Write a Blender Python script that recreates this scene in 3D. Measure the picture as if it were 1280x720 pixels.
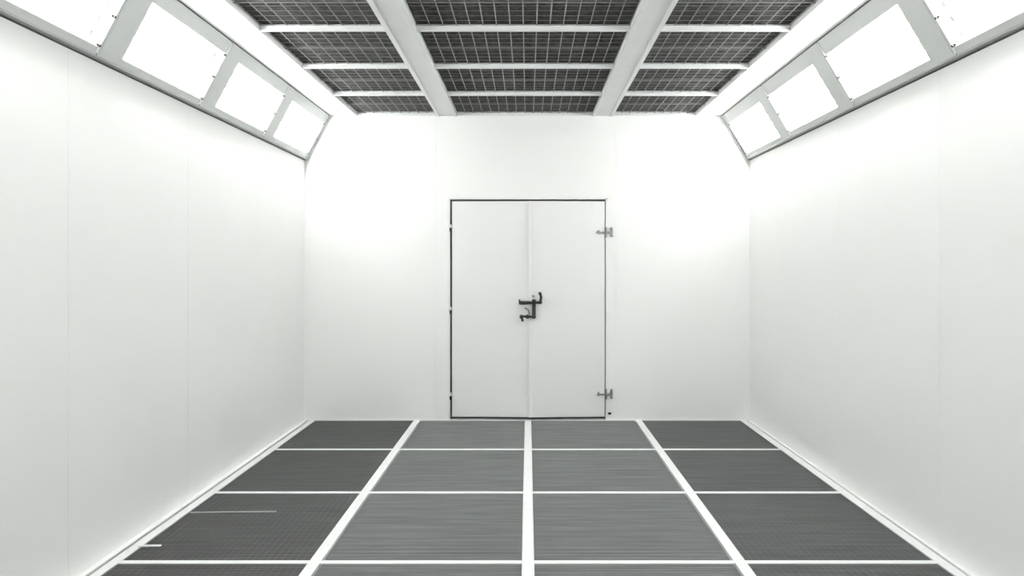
import bpy, bmesh, math, random
from mathutils import Vector, Matrix
random.seed(7)
for o in list(bpy.data.objects):
    bpy.data.objects.remove(o, do_unlink=True)
SC = bpy.context.scene
COL = SC.collection

# ---------------------------------------------------------------- camera, world, exposure
F_PX = 867.0
CAM_Z = 1.384
cam = bpy.data.cameras.new('camera')
co = bpy.data.objects.new('camera', cam)
COL.objects.link(co)
co.location = (0, 0, CAM_Z)
co.rotation_euler = (math.pi / 2, 0, 0)
cam.sensor_width = 36.0
cam.lens = 36.0 * F_PX / 1280.0
cam.shift_x = -20.0 / 1280.0
cam.shift_y = -27.0 / 1280.0
cam.clip_start = 0.05
SC.camera = co
W = bpy.data.worlds.new('world'); SC.world = W; W.use_nodes = True
W.node_tree.nodes['Background'].inputs[0].default_value = (0.8, 0.85, 0.9, 1)
W.node_tree.nodes['Background'].inputs[1].default_value = 0.05
SC.view_settings.view_transform = 'Standard'
SC.view_settings.look = 'None'
SC.view_settings.gamma = 1
SC.view_settings.use_curve_mapping = False
SC.view_settings.exposure = 0.0
TUBE_STRENGTH = 43.5

# ---------------------------------------------------------------- dimensions (metres)
YF, YB = 6.25, -1.75            # far wall / wall behind the camera
XL, XR = -2.015, 2.0            # side walls
ZC = 2.74                       # underside of the ceiling bands and beams
ZW = 2.345                      # where the light cove leaves the side wall
SXL, SXR = -1.78, 1.74          # where the light cove meets the ceiling
FXL, FXR = -1.54, 1.505         # edge of the filter field
LIP = 0.03

# ---------------------------------------------------------------- materials
def mat(name, col, rough=0.5, metal=0.0, noise=0.0, nscale=40.0, bump=0.0, bscale=80.0, spec=0.5):
    m = bpy.data.materials.new(name); m.use_nodes = True
    nt = m.node_tree; b = nt.nodes['Principled BSDF']
    b.inputs['Base Color'].default_value = (*col, 1)
    b.inputs['Roughness'].default_value = rough
    b.inputs['Metallic'].default_value = metal
    b.inputs['Specular IOR Level'].default_value = spec
    tc = nt.nodes.new('ShaderNodeTexCoord')
    if noise:
        n = nt.nodes.new('ShaderNodeTexNoise'); n.inputs['Scale'].default_value = nscale
        n.inputs['Detail'].default_value = 3
        nt.links.new(tc.outputs['Object'], n.inputs['Vector'])
        r = nt.nodes.new('ShaderNodeMapRange')
        r.inputs['From Min'].default_value = 0.3; r.inputs['From Max'].default_value = 0.7
        r.inputs['To Min'].default_value = 1 - noise; r.inputs['To Max'].default_value = 1 + noise
        nt.links.new(n.outputs['Fac'], r.inputs['Value'])
        mx = nt.nodes.new('ShaderNodeVectorMath'); mx.operation = 'SCALE'
        mx.inputs[0].default_value = col
        nt.links.new(r.outputs['Result'], mx.inputs['Scale'])
        nt.links.new(mx.outputs['Vector'], b.inputs['Base Color'])
    if bump:
        n2 = nt.nodes.new('ShaderNodeTexNoise'); n2.inputs['Scale'].default_value = bscale
        nt.links.new(tc.outputs['Object'], n2.inputs['Vector'])
        bp = nt.nodes.new('ShaderNodeBump'); bp.inputs['Strength'].default_value = bump
        bp.inputs['Distance'].default_value = 0.01
        nt.links.new(n2.outputs['Fac'], bp.inputs['Height'])
        nt.links.new(bp.outputs['Normal'], b.inputs['Normal'])
    return m

M = {
    'wall': mat('white_panel_paint', (0.90, 0.903, 0.892), 0.32, noise=0.006, nscale=1.5, spec=0.45),
    'ceil': mat('white_ceiling_paint', (0.84, 0.845, 0.835), 0.45, noise=0.006, nscale=2),
    'beam': mat('pale_grey_beam_paint', (0.70, 0.71, 0.70), 0.4, noise=0.03, nscale=6),
    'door': mat('white_door_paint', (0.84, 0.842, 0.838), 0.4, noise=0.006, nscale=2),
    'frame': mat('light_grey_coated_steel', (0.58, 0.60, 0.59), 0.45, noise=0.02, nscale=5),
    'strip': mat('pale_zinc_strip', (0.80, 0.81, 0.81), 0.4, noise=0.03, nscale=12),
    'groove': mat('dark_rubber_seal', (0.055, 0.058, 0.056), 0.7),
    'grate': mat('grey_galvanised_steel', (0.20, 0.206, 0.206), 0.5, metal=0.0, noise=0.12, nscale=3),
    'pit': mat('pit_concrete', (0.25, 0.25, 0.25), 0.9, noise=0.1),
    'wire': mat('dull_galvanised_wire', (0.25, 0.25, 0.245), 0.5, noise=0.15, nscale=20),
    'pad': mat('dark_filter_fleece', (0.050, 0.051, 0.050), 0.95, noise=0.6, nscale=28, bump=0.6, bscale=90),
    'black': mat('black_steel', (0.02, 0.02, 0.02), 0.4),
    'chrome': mat('worn_grey_zinc', (0.30, 0.30, 0.30), 0.35, metal=0.7),
    'dark': mat('dark_gunmetal', (0.05, 0.05, 0.048), 0.35, metal=0.5),
    'socket_mark': mat('dark_socket_mark', (0.07, 0.07, 0.07), 0.4, metal=0.3),
    'lip': mat('shaded_edge_profile', (0.36, 0.37, 0.365), 0.45),  # shade of the cove's downward face put into a darker grey
    'gap': mat('grey_foam_seal', (0.15, 0.15, 0.15), 0.8),
    'holder': mat('grey_lamp_holder', (0.30, 0.31, 0.31), 0.5),
    'reflector': mat('white_reflector_enamel', (0.88, 0.88, 0.88), 0.4),
}
def streaky(name, col):
    m = mat(name, col, 0.55)
    nt = m.node_tree; b = nt.nodes['Principled BSDF']
    tc = nt.nodes.new('ShaderNodeTexCoord'); mp = nt.nodes.new('ShaderNodeMapping')
    oi = nt.nodes.new('ShaderNodeObjectInfo')
    ad = nt.nodes.new('ShaderNodeVectorMath'); ad.operation = 'MULTIPLY_ADD'
    ad.inputs[1].default_value = (1, 1, 0); nt.links.new(oi.outputs['Location'], ad.inputs[2])
    nt.links.new(tc.outputs['Object'], ad.inputs[0])
    mp.inputs['Scale'].default_value = (2.2, 38, .001)
    nt.links.new(ad.outputs[0], mp.inputs['Vector'])
    n = nt.nodes.new('ShaderNodeTexNoise'); n.inputs['Scale'].default_value = 1.0; n.inputs['Detail'].default_value = 3
    nt.links.new(mp.outputs[0], n.inputs['Vector'])
    r = nt.nodes.new('ShaderNodeMapRange')
    r.inputs['From Min'].default_value = .3; r.inputs['From Max'].default_value = .7
    r.inputs['To Min'].default_value = .80; r.inputs['To Max'].default_value = 1.2
    nt.links.new(n.outputs['Fac'], r.inputs['Value'])
    mx = nt.nodes.new('ShaderNodeVectorMath'); mx.operation = 'SCALE'; mx.inputs[0].default_value = col
    nt.links.new(r.outputs['Result'], mx.inputs['Scale']); nt.links.new(mx.outputs['Vector'], b.inputs['Base Color'])
    return m
M['grate'] = streaky('grey_galvanised_grating', (0.235, 0.244, 0.245))
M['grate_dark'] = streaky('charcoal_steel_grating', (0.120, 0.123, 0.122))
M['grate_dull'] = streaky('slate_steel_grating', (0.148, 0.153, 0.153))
def emis(name, col, s):
    m = bpy.data.materials.new(name); m.use_nodes = True
    b = m.node_tree.nodes['Principled BSDF']
    b.inputs['Base Color'].default_value = (0.9, 0.9, 0.9, 1)
    b.inputs['Emission Color'].default_value = (*col, 1)
    b.inputs['Emission Strength'].default_value = s
    return m
M['tube'] = emis('glowing_fluorescent_tube', (1.0, 1.0, 0.985), TUBE_STRENGTH)
def glass():
    m = bpy.data.materials.new('clear_pane_glass'); m.use_nodes = True
    nt = m.node_tree
    for n in list(nt.nodes): nt.nodes.remove(n)
    out = nt.nodes.new('ShaderNodeOutputMaterial')
    tr = nt.nodes.new('ShaderNodeBsdfTransparent'); tr.inputs[0].default_value = (0.97, 0.975, 0.97, 1)
    gl = nt.nodes.new('ShaderNodeBsdfGlossy'); gl.inputs['Roughness'].default_value = 0.05
    mx = nt.nodes.new('ShaderNodeMixShader'); mx.inputs[0].default_value = 0.05
    nt.links.new(tr.outputs[0], mx.inputs[1]); nt.links.new(gl.outputs[0], mx.inputs[2])
    nt.links.new(mx.outputs[0], out.inputs[0])
    return m
M['glass'] = glass()

# ---------------------------------------------------------------- mesh helpers
class MB:
    def __init__(s): s.bm = bmesh.new()
    def box(s, x0, x1, y0, y1, z0, z1, mtx=None):
        vs = [s.bm.verts.new((x, y, z)) for x in (x0, x1) for y in (y0, y1) for z in (z0, z1)]
        if mtx is not None:
            for v in vs: v.co = mtx @ v.co
        for f in ((0,1,3,2),(4,6,7,5),(0,4,5,1),(2,3,7,6),(0,2,6,4),(1,5,7,3)):
            s.bm.faces.new([vs[i] for i in f])
        return s
    def tube(s, a, b, r, n=12, r2=None):
        a, b = Vector(a), Vector(b); d = (b - a); r2 = r if r2 is None else r2
        q = d.to_track_quat('Z', 'Y'); ra, rb = [], []
        for i in range(n):
            t = 2 * math.pi * i / n
            p = Vector((math.cos(t), math.sin(t), 0))
            ra.append(s.bm.verts.new(a + q @ (p * r))); rb.append(s.bm.verts.new(b + q @ (p * r2)))
        for i in range(n):
            j = (i + 1) % n
            s.bm.faces.new((ra[i], ra[j], rb[j], rb[i]))
        s.bm.faces.new(ra[::-1]); s.bm.faces.new(rb)
        return s
    def path(s, pts, r, n=10):
        for a, b in zip(pts, pts[1:]): s.tube(a, b, r, n)
        for p in pts[1:-1]:
            bmesh.ops.create_icosphere(s.bm, subdivisions=2, radius=r, matrix=Matrix.Translation(p))
        return s
    def prism(s, prof, y0, y1, axis='y'):
        a = [s.bm.verts.new((x, y0, z)) for x, z in prof]; b = [s.bm.verts.new((x, y1, z)) for x, z in prof]
        n = len(prof)
        for i in range(n):
            j = (i + 1) % n
            s.bm.faces.new((a[i], a[j], b[j], b[i]))
        s.bm.faces.new(a[::-1]); s.bm.faces.new(b)
        return s
    def sphere(s, c, r, sx=1, sy=1, sz=1):
        bmesh.ops.create_icosphere(s.bm, subdivisions=3, radius=r, matrix=Matrix.Translation(c) @ Matrix.Diagonal((sx, sy, sz, 1)))
        return s
    def build(s, name, m, parent=None, bevel=0.0, smooth=False, kind=None, label=None):
        bmesh.ops.recalc_face_normals(s.bm, faces=s.bm.faces)
        me = bpy.data.meshes.new(name); s.bm.to_mesh(me); s.bm.free()
        me.materials.append(m if not isinstance(m, str) else M[m])
        o = bpy.data.objects.new(name, me); COL.objects.link(o)
        if parent is not None: o.parent = parent
        if smooth:
            for p in me.polygons: p.use_smooth = True
        if bevel:
            b = o.modifiers.new('bevel', 'BEVEL'); b.width = bevel; b.segments = 2; b.limit_method = 'ANGLE'
        if kind: o['kind'] = kind
        if label: o['label'] = label
        return o
def empty(name, loc, label, cat, group=None, rz=0):
    o = bpy.data.objects.new(name, None); COL.objects.link(o)
    o.location = loc; o.rotation_euler = (0, 0, rz); o.empty_display_size = 0.1
    o['label'] = label; o['category'] = cat
    if group: o['group'] = group
    return o
def dup(root, loc, label):
    r = root.copy(); COL.objects.link(r); r.location = loc; r['label'] = label
    for ch in list(root.children):
        c = ch.copy(); COL.objects.link(c); c.parent = r
        for g in list(ch.children):
            d = g.copy(); COL.objects.link(d); d.parent = c
    return r
def S(name): return dict(kind='structure')

# ---------------------------------------------------------------- setting: pit floor and walls
mb = MB(); mb.box(XL - .1, XR + .1, YB - .1, YF + .1, -0.62, -0.5)
mb.box(XL - .1, XL + .03, YB, YF, -0.5, -0.012); mb.box(XR - .03, XR + .1, YB, YF, -0.5, -0.012)
mb.box(XL + .03, XR - .03, YF - .02, YF + .1, -0.5, -0.012); mb.box(XL + .03, XR - .03, YB - .1, YB + .02, -0.5, -0.012)
mb.build('floor', 'pit', kind='structure')

def panel_wall_x(name, x, sign, seams, z0, z1):
    """side wall made of butted vertical panels with 2 mm joints; sign = direction of the room"""
    mb = MB(); ys = [YB] + sorted(seams) + [YF]
    for a, b in zip(ys, ys[1:]):
        lo, hi = (x - .06, x) if sign > 0 else (x, x + .06)
        mb.box(lo, hi, a + .0006, b - .0006, z0, z1)
    lo, hi = (x - .08, x - .0015) if sign > 0 else (x + .0015, x + .08)
    mb.box(lo, hi, YB, YF, z0, z1)
    return mb.build(name, 'wall', kind='structure')
seams = [3.04 + 1.07 * k for k in range(-4, 3)]
panel_wall_x('wall_left', XL, 1, seams, -0.01, ZW)
panel_wall_x('wall_right', XR, -1, [3.37 + 1.08 * k for k in range(-4, 3)], -0.01, ZW)

# far wall, panelled round the doorway
DX0, DX1, DZ = -0.703, 0.699, 1.988
mb = MB()
mb.box(XL - .08, -0.832, YF, YF + .06, -0.01, 2.95)
mb.box(-0.830, DX0, YF, YF + .06, -0.01, 2.95)
mb.box(DX1, 0.793, YF, YF + .06, -0.01, 2.95)
mb.box(0.795, XR + .08, YF, YF + .06, -0.01, 2.95)
mb.box(DX0, DX1, YF, YF + .06, DZ, 2.95)
mb.box(XL, -0.75, YF + .003, YF + .08, -0.01, 2.95); mb.box(0.75, XR, YF + .003, YF + .08, -0.01, 2.95)
mb.build('wall_far', 'wall', kind='structure')
MB().box(DX0 - .05, DX1 + .05, YF + .16, YF + .2, -0.01, DZ + .1).build('wall_passage', 'wall', kind='structure')
MB().box(XL - .08, XR + .08, YB - .06, YB, -0.01, 2.95).build('wall_back', 'wall', kind='structure')

# ceiling: side bands, long beams, plenum lid
def ceiling():
    mb = MB()
    for fx, sx, s in ((FXL, SXL, -1), (FXR, SXR, 1)):          # flat band with a folded inner edge
        mb.prism([(sx, ZC), (fx + s * .015, ZC), (fx + s * .015, ZC - .006), (fx, ZC - .006), (fx, ZC + .09),
                  (fx + s * .02, ZC + .09), (fx + s * .02, ZC + .03), (sx, ZC + .03)], YB, YF)
    return mb.build('ceiling', 'ceil', kind='structure')
ceiling()
MB().box(XL - .08, XR + .08, YB - .06, YF + .06, 2.95, 3.0).build('ceiling_plenum_lid', 'pit', kind='structure')
BEAMS = [(-0.820, -0.640), (0.586, 0.764)]
for i, (a, b) in enumerate(BEAMS):
    mb = MB()
    mb.box(a, b, YB, YF, ZC, ZC + .06)
    mb.box(a, a + .028, YB, YF, ZC - .006, ZC); mb.box(b - .028, b, YB, YF, ZC - .006, ZC)   # folded flanges
    mb.build('trim_%d' % (i + 1), 'beam', bevel=.002, kind='structure')
# cross bars of the filter grid
PIT = 0.753
CROSS = [YF - PIT * k for k in range(1, 8)]
COLS = [(FXL, BEAMS[0][0]), (BEAMS[0][1], BEAMS[1][0]), (BEAMS[1][1], FXR)]
for k, y in enumerate(CROSS):
    mb = MB()
    for a, b in COLS:
        mb.box(a, b, y - .0125, y + .0125, ZC - .002, ZC + .035)
        mb.box(a, b, y - .022, y + .022, ZC + .020, ZC + .024)
    mb.build('trim_%d' % (10 + k), 'strip', bevel=.002, kind='structure')
mb = MB()
for a, b in COLS: mb.box(a, b, YF - .012, YF, ZC, ZC + .03)
mb.build('trim_3', 'strip', kind='structure')

# ---------------------------------------------------------------- light coves: fixed grey coving behind which fixtures sit
def cove(side):
    """profile strips at the bottom lip and along the top joint"""
    wx, sx, s = (XL, SXL, 1) if side == 'left' else (XR, SXR, -1)
    mb = MB()
    # lip: horizontal underside and small upright
    mb.prism([(wx, ZW), (wx + s * (LIP + .004), ZW), (wx + s * (LIP + .004), ZW + .010), (wx, ZW + .012)], YB, YF)
    o = mb.build('trim_%d' % (4 if side == 'left' else 5), 'lip', kind='structure')
    mb = MB()
    mb.prism([(wx, ZW - .006), (wx + s * .006, ZW - .006), (wx + s * .006, ZW), (wx, ZW)], YB, YF)
    mb.prism([(sx - s * .004, ZC - .004), (sx + s * .003, ZC - .004), (sx + s * .003, ZC + .01), (sx - s * .004, ZC + .01)], YB, YF)
    mb.build('trim_%d' % (6 if side == 'left' else 7), 'groove', kind='structure')
    # end moulding where the cove runs into the far wall
    mb = MB()
    a = Vector((wx + s * LIP, ZW)); b = Vector((sx, ZC)); d = (b - a).normalized(); n = Vector((s * abs(d.y), -abs(d.x)))
    p = [a, b, b + n * .008, a + n * .008]
    mb.prism([(v.x, v.y) for v in p], YF - .028, YF)
    mb.build('trim_%d' % (8 if side == 'left' else 9), 'frame', bevel=.003, kind='structure')
cove('left'); cove('right')

def make_fixture(side, label, group):
    """local axes of the builder: u = along the booth, v = up the slope, w = outwards into the room"""
    wx, sx, s = (XL, SXL, 1) if side == 'left' else (XR, SXR, -1)
    a = Vector((wx + s * LIP, 0, ZW + .008)); b = Vector((sx, 0, ZC))
    v = (b - a); L = v.length; v.normalize(); u = Vector((0, 1, 0))
    w = u.cross(v)
    if w.z > 0: w = -w
    mt = Matrix(((u.x, v.x, w.x, 0), (u.y, v.y, w.y, 0), (u.z, v.z, w.z, 0), (0, 0, 0, 1)))
    root = empty('light_fixture', (0, 0, 0), label, 'light fixture', group)
    ML = 0.998; g0, g1, h0, h1 = 0.165, 0.968, 0.040, 0.352
    base = Vector(a)
    def T(m=None): return Matrix.Translation(base) @ mt
    t = T()
    # face plate: four flat members round the opening, real thickness
    mb = MB()
    mb.box(0.001, g0, 0, L, -.004, 0, t); mb.box(g1, ML, 0, L, -.004, 0, t)
    mb.box(g0, g1, 0, h0, -.004, 0, t); mb.box(g0, g1, h1, L, -.004, 0, t)
    fp = mb.build('face_plate', 'frame', root)
    # raised hinge bead on the far edge of the opening
    mb = MB()
    mb.box(g1 + .004, g1 + .012, h0 - .03, L - .01, 0, .006, t)
    mb.build('edge_bead', 'strip', root, bevel=.001)
    mb = MB(); mb.box(g1 + .013, g1 + .019, h0 - .038, L, 0, .0015, t)
    mb.build('edge_seal', 'groove', root)
    # white reflector tray
    D = .10
    mb = MB()
    mb.box(g0 - .01, g1 + .01, h0 - .01, h1 + .01, -D - .004, -D, t)
    mb.box(g0 - .014, g0 - .010, h0 - .01, h1 + .01, -D, -.004, t); mb.box(g1 + .010, g1 + .014, h0 - .01, h1 + .01, -D, -.004, t)
    mb.box(g0 - .014, g1 + .014, h0 - .014, h0 - .010, -D, -.004, t); mb.box(g0 - .014, g1 + .014, h1 + .010, h1 + .014, -D, -.004, t)
    tray = mb.build('reflector_tray', 'reflector', root)
    mb = MB(); mb.box(g0 - .004, g1 + .004, h0 - .004, h1 + .004, -.009, -.005, t)
    pane = mb.build('glass_pane', 'glass', root)
    n = 4
    for i in range(n):
        q = h0 + (h1 - h0) * (i + .5) / n
        p0 = t @ Vector((g0 + .02, q, -.055)); p1 = t @ Vector((g1 - .035, q, -.055))
        MB().tube(p0, p1, .013, 14).build('fluorescent_tube', 'tube', tray)
        for uu, d in ((g0 + .006, .016), (g1 - .036, .020)):
            mb = MB(); mb.box(uu, uu + d, q - .014, q + .014, -D, -.036, t)
            mb.build('lamp_holder', 'holder', tray, bevel=.002)
    # dark pieces added on the pane, standing in for lamp sockets behind it
    for q in (h0 + .008, h0 + (h1 - h0) * .50, h1 - .010):
        mb = MB()
        mb.box(g1 - .020, g1 + .006, q - .005, q + .005, .001, .006, t)
        p0 = t @ Vector((g1 - .004, q, .0)); p1 = t @ Vector((g1 - .004, q, .013))
        mb.tube(p0, p1, .007, 10)
        mb.build('pane_socket_mark', 'socket_mark', pane)
    return root
ROWL = ['nearest the far wall', 'second from the far wall', 'third from the far wall', 'fourth from the far wall']
for side in ('left', 'right'):
    base = None
    for k in range(8):
        lab = 'glowing light box in the sloping %s cove, ' % side + (ROWL[k] if k < 4 else 'beside the camera, %s one back' % ['first', 'second', 'third', 'fourth'][k - 4])
        y = 5.2 - k
        if y < YB: break
        if base is None:
            base = make_fixture(side, lab, 'light boxes in the %s cove' % side); base.location = (0, y, 0)
        else:
            dup(base, (0, y, 0), lab)
# closing fillers of the cove beyond the last fixtures
for side in ('left', 'right'):
    wx, sx, s = (XL, SXL, 1) if side == 'left' else (XR, SXR, -1)
    mb = MB()
    for y0, y1 in ((6.198, YF - .0), (YB, -.8 - 1.0 if False else YB + .95)):
        mb.prism([(wx + s * LIP, ZW + .008), (sx, ZC), (sx - s * .004, ZC), (wx + s * (LIP - .006), ZW + .010)], y0, y1)
    mb.build('trim_%d' % (51 if side == 'left' else 52), 'frame', kind='structure')

# ---------------------------------------------------------------- ceiling filters
def make_filter(x0, x1, label):
    w, d = x1 - x0, PIT - .025
    x0 += .003; w -= .006
    root = empty('ceiling_filter', (x0, 0, ZC + .024), label, 'air filter', 'air filters in the ceiling grid')
    mb = MB()
    n = int(round(w / .0762)); st = w / n
    for i in range(1, n):
        mb.tube((i * st, .004, 0), (i * st, d - .004, 0), .0032, 6)
    mb.build('long_wires', 'wire', root)
    mb = MB(); m = int(round(d / .0762)); sy = d / m
    for j in range(1, m):
        mb.tube((.004, j * sy, .0055), (w - .004, j * sy, .0055), .0016, 6)
    mb.tube((.004, d * .5, -.0045), (w - .004, d * .5, -.0045), .003, 6)
    mb.build('cross_wires', 'wire', root)
    # fleece pad, gently quilted between the wires
    bm = bmesh.new(); NX, NY = n * 3, m * 3
    vs = [[None] * (NY + 1) for _ in range(NX + 1)]
    rnd = random.Random(int(x0 * 100) + 11)
    for i in range(NX + 1):
        for j in range(NY + 1):
            sag = abs(math.sin(math.pi * i / 3)) * abs(math.sin(math.pi * j / 3))
            vs[i][j] = bm.verts.new((w * i / NX, d * j / NY, .014 - .004 * sag + rnd.uniform(-.0015, .0015)))
    for i in range(NX):
        for j in range(NY):
            bm.faces.new((vs[i][j], vs[i][j + 1], vs[i + 1][j + 1], vs[i + 1][j]))
    ext = bmesh.ops.extrude_face_region(bm, geom=list(bm.faces))
    for v in [e for e in ext['geom'] if isinstance(e, bmesh.types.BMVert)]: v.co.z = .045
    q = MB(); q.bm.free(); q.bm = bm
    q.build('filter_pad', 'pad', root)
    return root
CN = ['left', 'middle', 'right']
RN = ['far-wall row', 'second row from the far wall', 'third row from the far wall', 'fourth row by the picture top', 'row over the camera']
for c, (a, b) in enumerate(COLS):
    base = None
    for k in range(5):
        y = YF - PIT * (k + 1) + .0125
        lab = 'dark fleece air filter behind wire grid, %s column, %s' % (CN[c], RN[k])
        if base is None:
            base = make_filter(a, b, lab); base.location.y = y
        else:
            dup(base, (base.location.x, y, base.location.z), lab)

# ---------------------------------------------------------------- floor support frame and gratings
LONG = [(-1.965, -1.915), (-1.0275, -0.9725), (-0.0285, 0.0285), (0.9675, 1.0225), (1.912, 1.965)]
for i, (a, b) in enumerate(LONG):
    mb = MB(); mb.box(a, b, YB, YF - .004, -.05, 0)
    mb.box(a - .015, b + .015, YB, YF - .004, -.06, -.0305)
    mb.box((a + b) / 2 - .01, (a + b) / 2 + .01, YB, YF, -.5, -.06)
    mb.build('trim_%d' % (20 + i), 'strip', bevel=.0015, kind='structure')
ROWS = [YF - .993 - 1.002 * k for k in range(0, 7)]
mb = None
for k, y in enumerate(ROWS):
    mb = MB()
    for (a0, a1), (b0, b1) in zip(LONG, LONG[1:]):
        mb.box(a1, b0, y - .0165, y + .0165, -.05, -.001)
        mb.box(a1 + .015, b0 - .015, y - .030, y + .030, -.06, -.0305)
    mb.build('trim_%d' % (30 + k), 'strip', bevel=.0015, kind='structure')
# skirting angle and dark gap beside the side walls; threshold along the far wall
for i, (a, b, c, d) in enumerate(((XL, -1.985, -1.985, -1.965), (1.983, XR, 1.965, 1.983))):
    MB().box(a, b, YB, YF, -.06, -.001).build('baseboard_%s' % ('left', 'right')[i], 'wall', kind='structure')
    MB().box(c, d, YB, YF, -.06, -.03).build('trim_%d' % (40 + i), 'groove', kind='structure')
MB().box(XL, XR, YF - .012, YF + .12, -.06, .004).build('baseboard_far', 'strip', kind='structure')

def make_grate(w, d, label, gm='grate'):
    root = empty('floor_grate', (0, 0, -.0305), label, 'floor grate', 'steel gratings over the floor pit')
    H0, H1 = 0, .027
    mb = MB(); n = int(d / .0125); st = (d - .004) / n
    for j in range(n + 1):
        y = j * st
        mb.box(0, w, y, y + .004, H0, H1)
    mb.build('bearing_bars', gm, root)
    mb = MB(); m = int(round(w / .034)); sx = (w - .004) / m
    for i in range(m + 1):
        mb.box(i * sx, i * sx + .004, .001, d - .001, H1 - .018, H1 - (.0045 if gm == 'grate' else .0020))
    mb.build('cross_rods', gm, root)
    return root
GC = ['left outer', 'left centre', 'right centre', 'right outer']
GR = ['farthest row by the wall', 'second row from the far wall', 'third row from the far wall', 'nearest row at the bottom edge', 'row below the camera']
span = [(LONG[0][1] + .003, LONG[1][0] - .003), (LONG[1][1] + .013, LONG[2][0] - .002), (LONG[2][1] + .002, LONG[3][0] - .013), (LONG[3][1] + .003, LONG[4][0] - .003)]
edges = [YF - .014] + ROWS
for c, (a, b) in enumerate(span):
    base = None
    for k in range(5):
        y1 = edges[k] - (.0165 if k else 0) - .003; y0 = edges[k + 1] + .0165 + .003
        lab = 'grey steel floor grate in the %s column, %s' % (GC[c], GR[k])
        if k == 0 or base is None:
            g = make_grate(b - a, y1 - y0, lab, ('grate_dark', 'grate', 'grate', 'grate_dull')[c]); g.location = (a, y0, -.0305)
            if k == 1: base = g
        else:
            dup(base, (a, y0, -.0305), lab)
# loose flat bar, and a rod added for a reflective streak along the bars
o = MB().box(-1.925, -1.815, 3.42, 3.437, 0, .006).build('flat_bar', 'strip', bevel=.001)
o['label'] = 'short white flat bar poking from the left edge strip over the grate'; o['category'] = 'metal bar'
o = MB().tube((-1.90, 3.90, .0005), (-1.42, 3.915, .0005), .0035, 8).build('streak_rod', 'frame')
o['label'] = 'thin pale rod standing in for a light streak on left outer grate, third row'; o['category'] = 'light streak'

# ---------------------------------------------------------------- doorway
mb = MB()   # steel frame lining, with a small raised architrave
mb.box(DX0 - .014, DX0 - .001, YF - .006, YF + .0, 0.004, DZ + .016)
mb.box(DX1 + .001, DX1 + .012, YF - .006, YF + .0, 0.004, DZ + .016)
mb.box(DX0 - .014, DX1 + .012, YF - .006, YF + .0, DZ + .001, DZ + .016)
mb.box(DX0 - .02, DX0, YF + .05, YF + .12, 0.004, DZ); mb.box(DX1, DX1 + .02, YF + .05, YF + .12, 0.004, DZ)
mb.box(DX0 - .02, DX1 + .02, YF + .05, YF + .12, DZ, DZ + .02)
mb.build('door_frame_trim', 'door', kind='structure')
MB().box(DX0, DX1, YF + .052, YF + .062, 0.004, DZ).build('door_seal_trim', 'gap', kind='structure')
ZB, ZT = .030, 1.970
def leaf(name, hx, sgn, width, ang):
    r = MB()
    lo, hi = (0, width) if sgn > 0 else (-width, 0)
    r.box(lo, hi, 0, .045, ZB, ZT)
    o = r.build(name, 'door', bevel=.002, kind='structure')
    o.location = (hx, YF + .000, 0); o.rotation_euler = (0, 0, math.radians(ang))
    return o
LG = .018
dl = leaf('door_1', DX0 + LG, 1, .698 + .0, -1.6)
dr = leaf('door_2', DX1 - .007, -1, .681, 2.6)
# closing strip on the meeting edge of the right leaf
MB().box(-.690, -.655, -.005, .0, ZB, ZT).build('meeting_strip', 'door', dr, bevel=.002)

# left hinges: slim knuckles, white cap on dark pin
for z in (1.725, .985, .212):
    h = MB(); h.tube((-.012, -.006, z - .028), (-.012, -.006, z + .006), .010, 12)
    h = h.build('hinge', 'dark', dl, smooth=False)
    MB().tube((-.012, -.006, z + .006), (-.012, -.006, z + .034), .011, 12).build('hinge_cap', 'door', h, label='white cap of the hinge')
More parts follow.
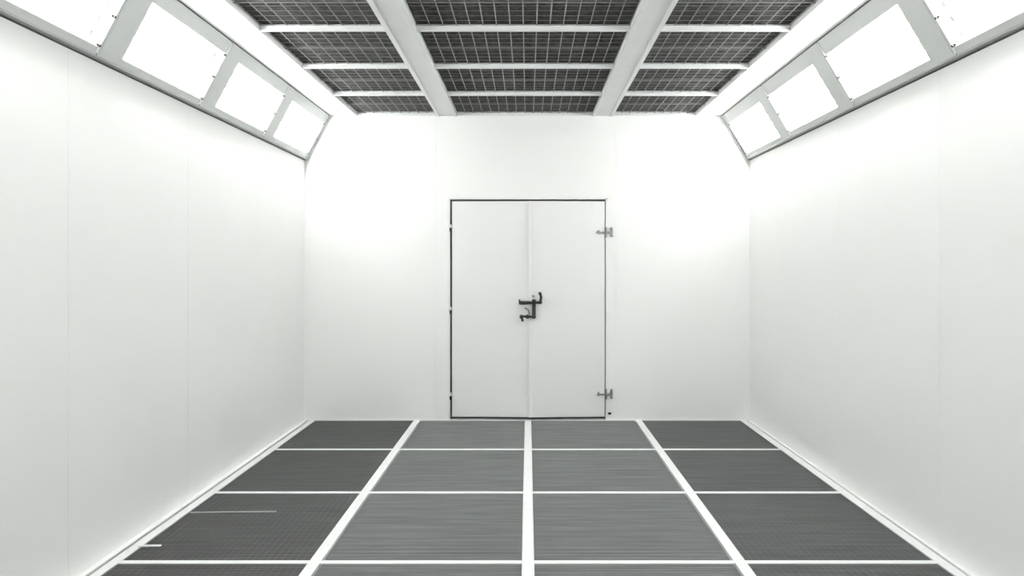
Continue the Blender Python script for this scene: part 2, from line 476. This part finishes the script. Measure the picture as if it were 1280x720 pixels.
# right strap hinges
for z, m in ((1.690, 'chrome'), (.235, 'chrome')):
    h = MB()
    h.box(-.060, .012, -.012, -.004, z - .010, z + .006)              # strap
    h.tube((-.058, -.016, z), (-.058, .0, z), .013, 12)               # strap end boss
    h.box(-.064, -.050, -.014, -.004, z - .004, z + .020)
    h = h.build('hinge', m, dr, bevel=.001)
    MB().tube((.010, -.012, z - .045), (.010, -.012, z + .045), .0085, 12).build('hinge_pin', m, h)
    hp = MB(); hp.box(.048, .068, -.016, -.008, z - .040, z + .046)
    hp.box(.012, .056, -.014, -.008, z - .012, z + .008)
    hp.sphere((.058, -.016, z + .036), .010); hp.sphere((.058, -.016, z - .030), .010)
    hp.build('hinge_plate', m, h, bevel=.001)

# latch: coordinates converted from heights on the leaf, hub on the right leaf
def lp(px, py): return ((px - 660) / 138.75 * .985, 1.384 + (333 - py) / 138.75 * .985)
def rel(px, py, y):
    x, z = lp(px, py); return Vector((x - (DX1 - .007), y, z))
MB().box(rel(665, 0, 0).x, rel(669.5, 0, 0).x, -.030, -.005, rel(0, 398.5, 0).z, rel(0, 374.5, 0).z).build('latch_plate', 'dark', dr, bevel=.003)
lt = MB(); lt.tube(rel(666, 378.5, -.040), rel(651, 378.7, -.045), .013, 14, .017); lt.tube(rel(651, 378.7, -.045), rel(649, 378.3, -.045), .017, 14, .015)
lt.tube(rel(649.3, 379.5, -.045), rel(648.8, 374.3, -.048), .009, 12, .006)
h = lt.build('door_handle', 'dark', dr)
lt = MB(); lt.path([rel(669, 378.2, -.035), rel(675, 378.6, -.045), rel(676, 372, -.048), rel(675, 366.5, -.046)], .0125, 12)
lt.sphere(rel(675, 377.8, -.045), .019); lt.sphere(rel(674.6, 367.0, -.046), .015)
lt.build('latch_hook', 'dark', dr)
lt = MB(); lt.path([rel(669, 396.5, -.035), rel(660, 396, -.042), rel(651.5, 395.5, -.045), rel(653, 402, -.045)], .0105, 12)
lt.sphere(rel(659, 396, -.042), .019); lt.sphere(rel(651.5, 396, -.045), .019); lt.sphere(rel(667.5, 396.5, -.038), .016)
lt.build('lower_lever', 'dark', dr)
lt = MB(); lt.path([rel(655.5, 385, -.03), rel(660, 387.5, -.034), rel(661.5, 393.5, -.036)], .0075, 10)
lt.build('latch_link', 'chrome', dr)
MB().sphere(rel(666.5, 370.5, -.006), .012, 1, .5, 1).build('latch_screw', 'chrome', dr)

# little floor bolt keeper right of the doorway
MB().box(.722, .748, YF - .012, YF, .050, .070).build('trim_50', 'dark', kind='structure', bevel=.002)
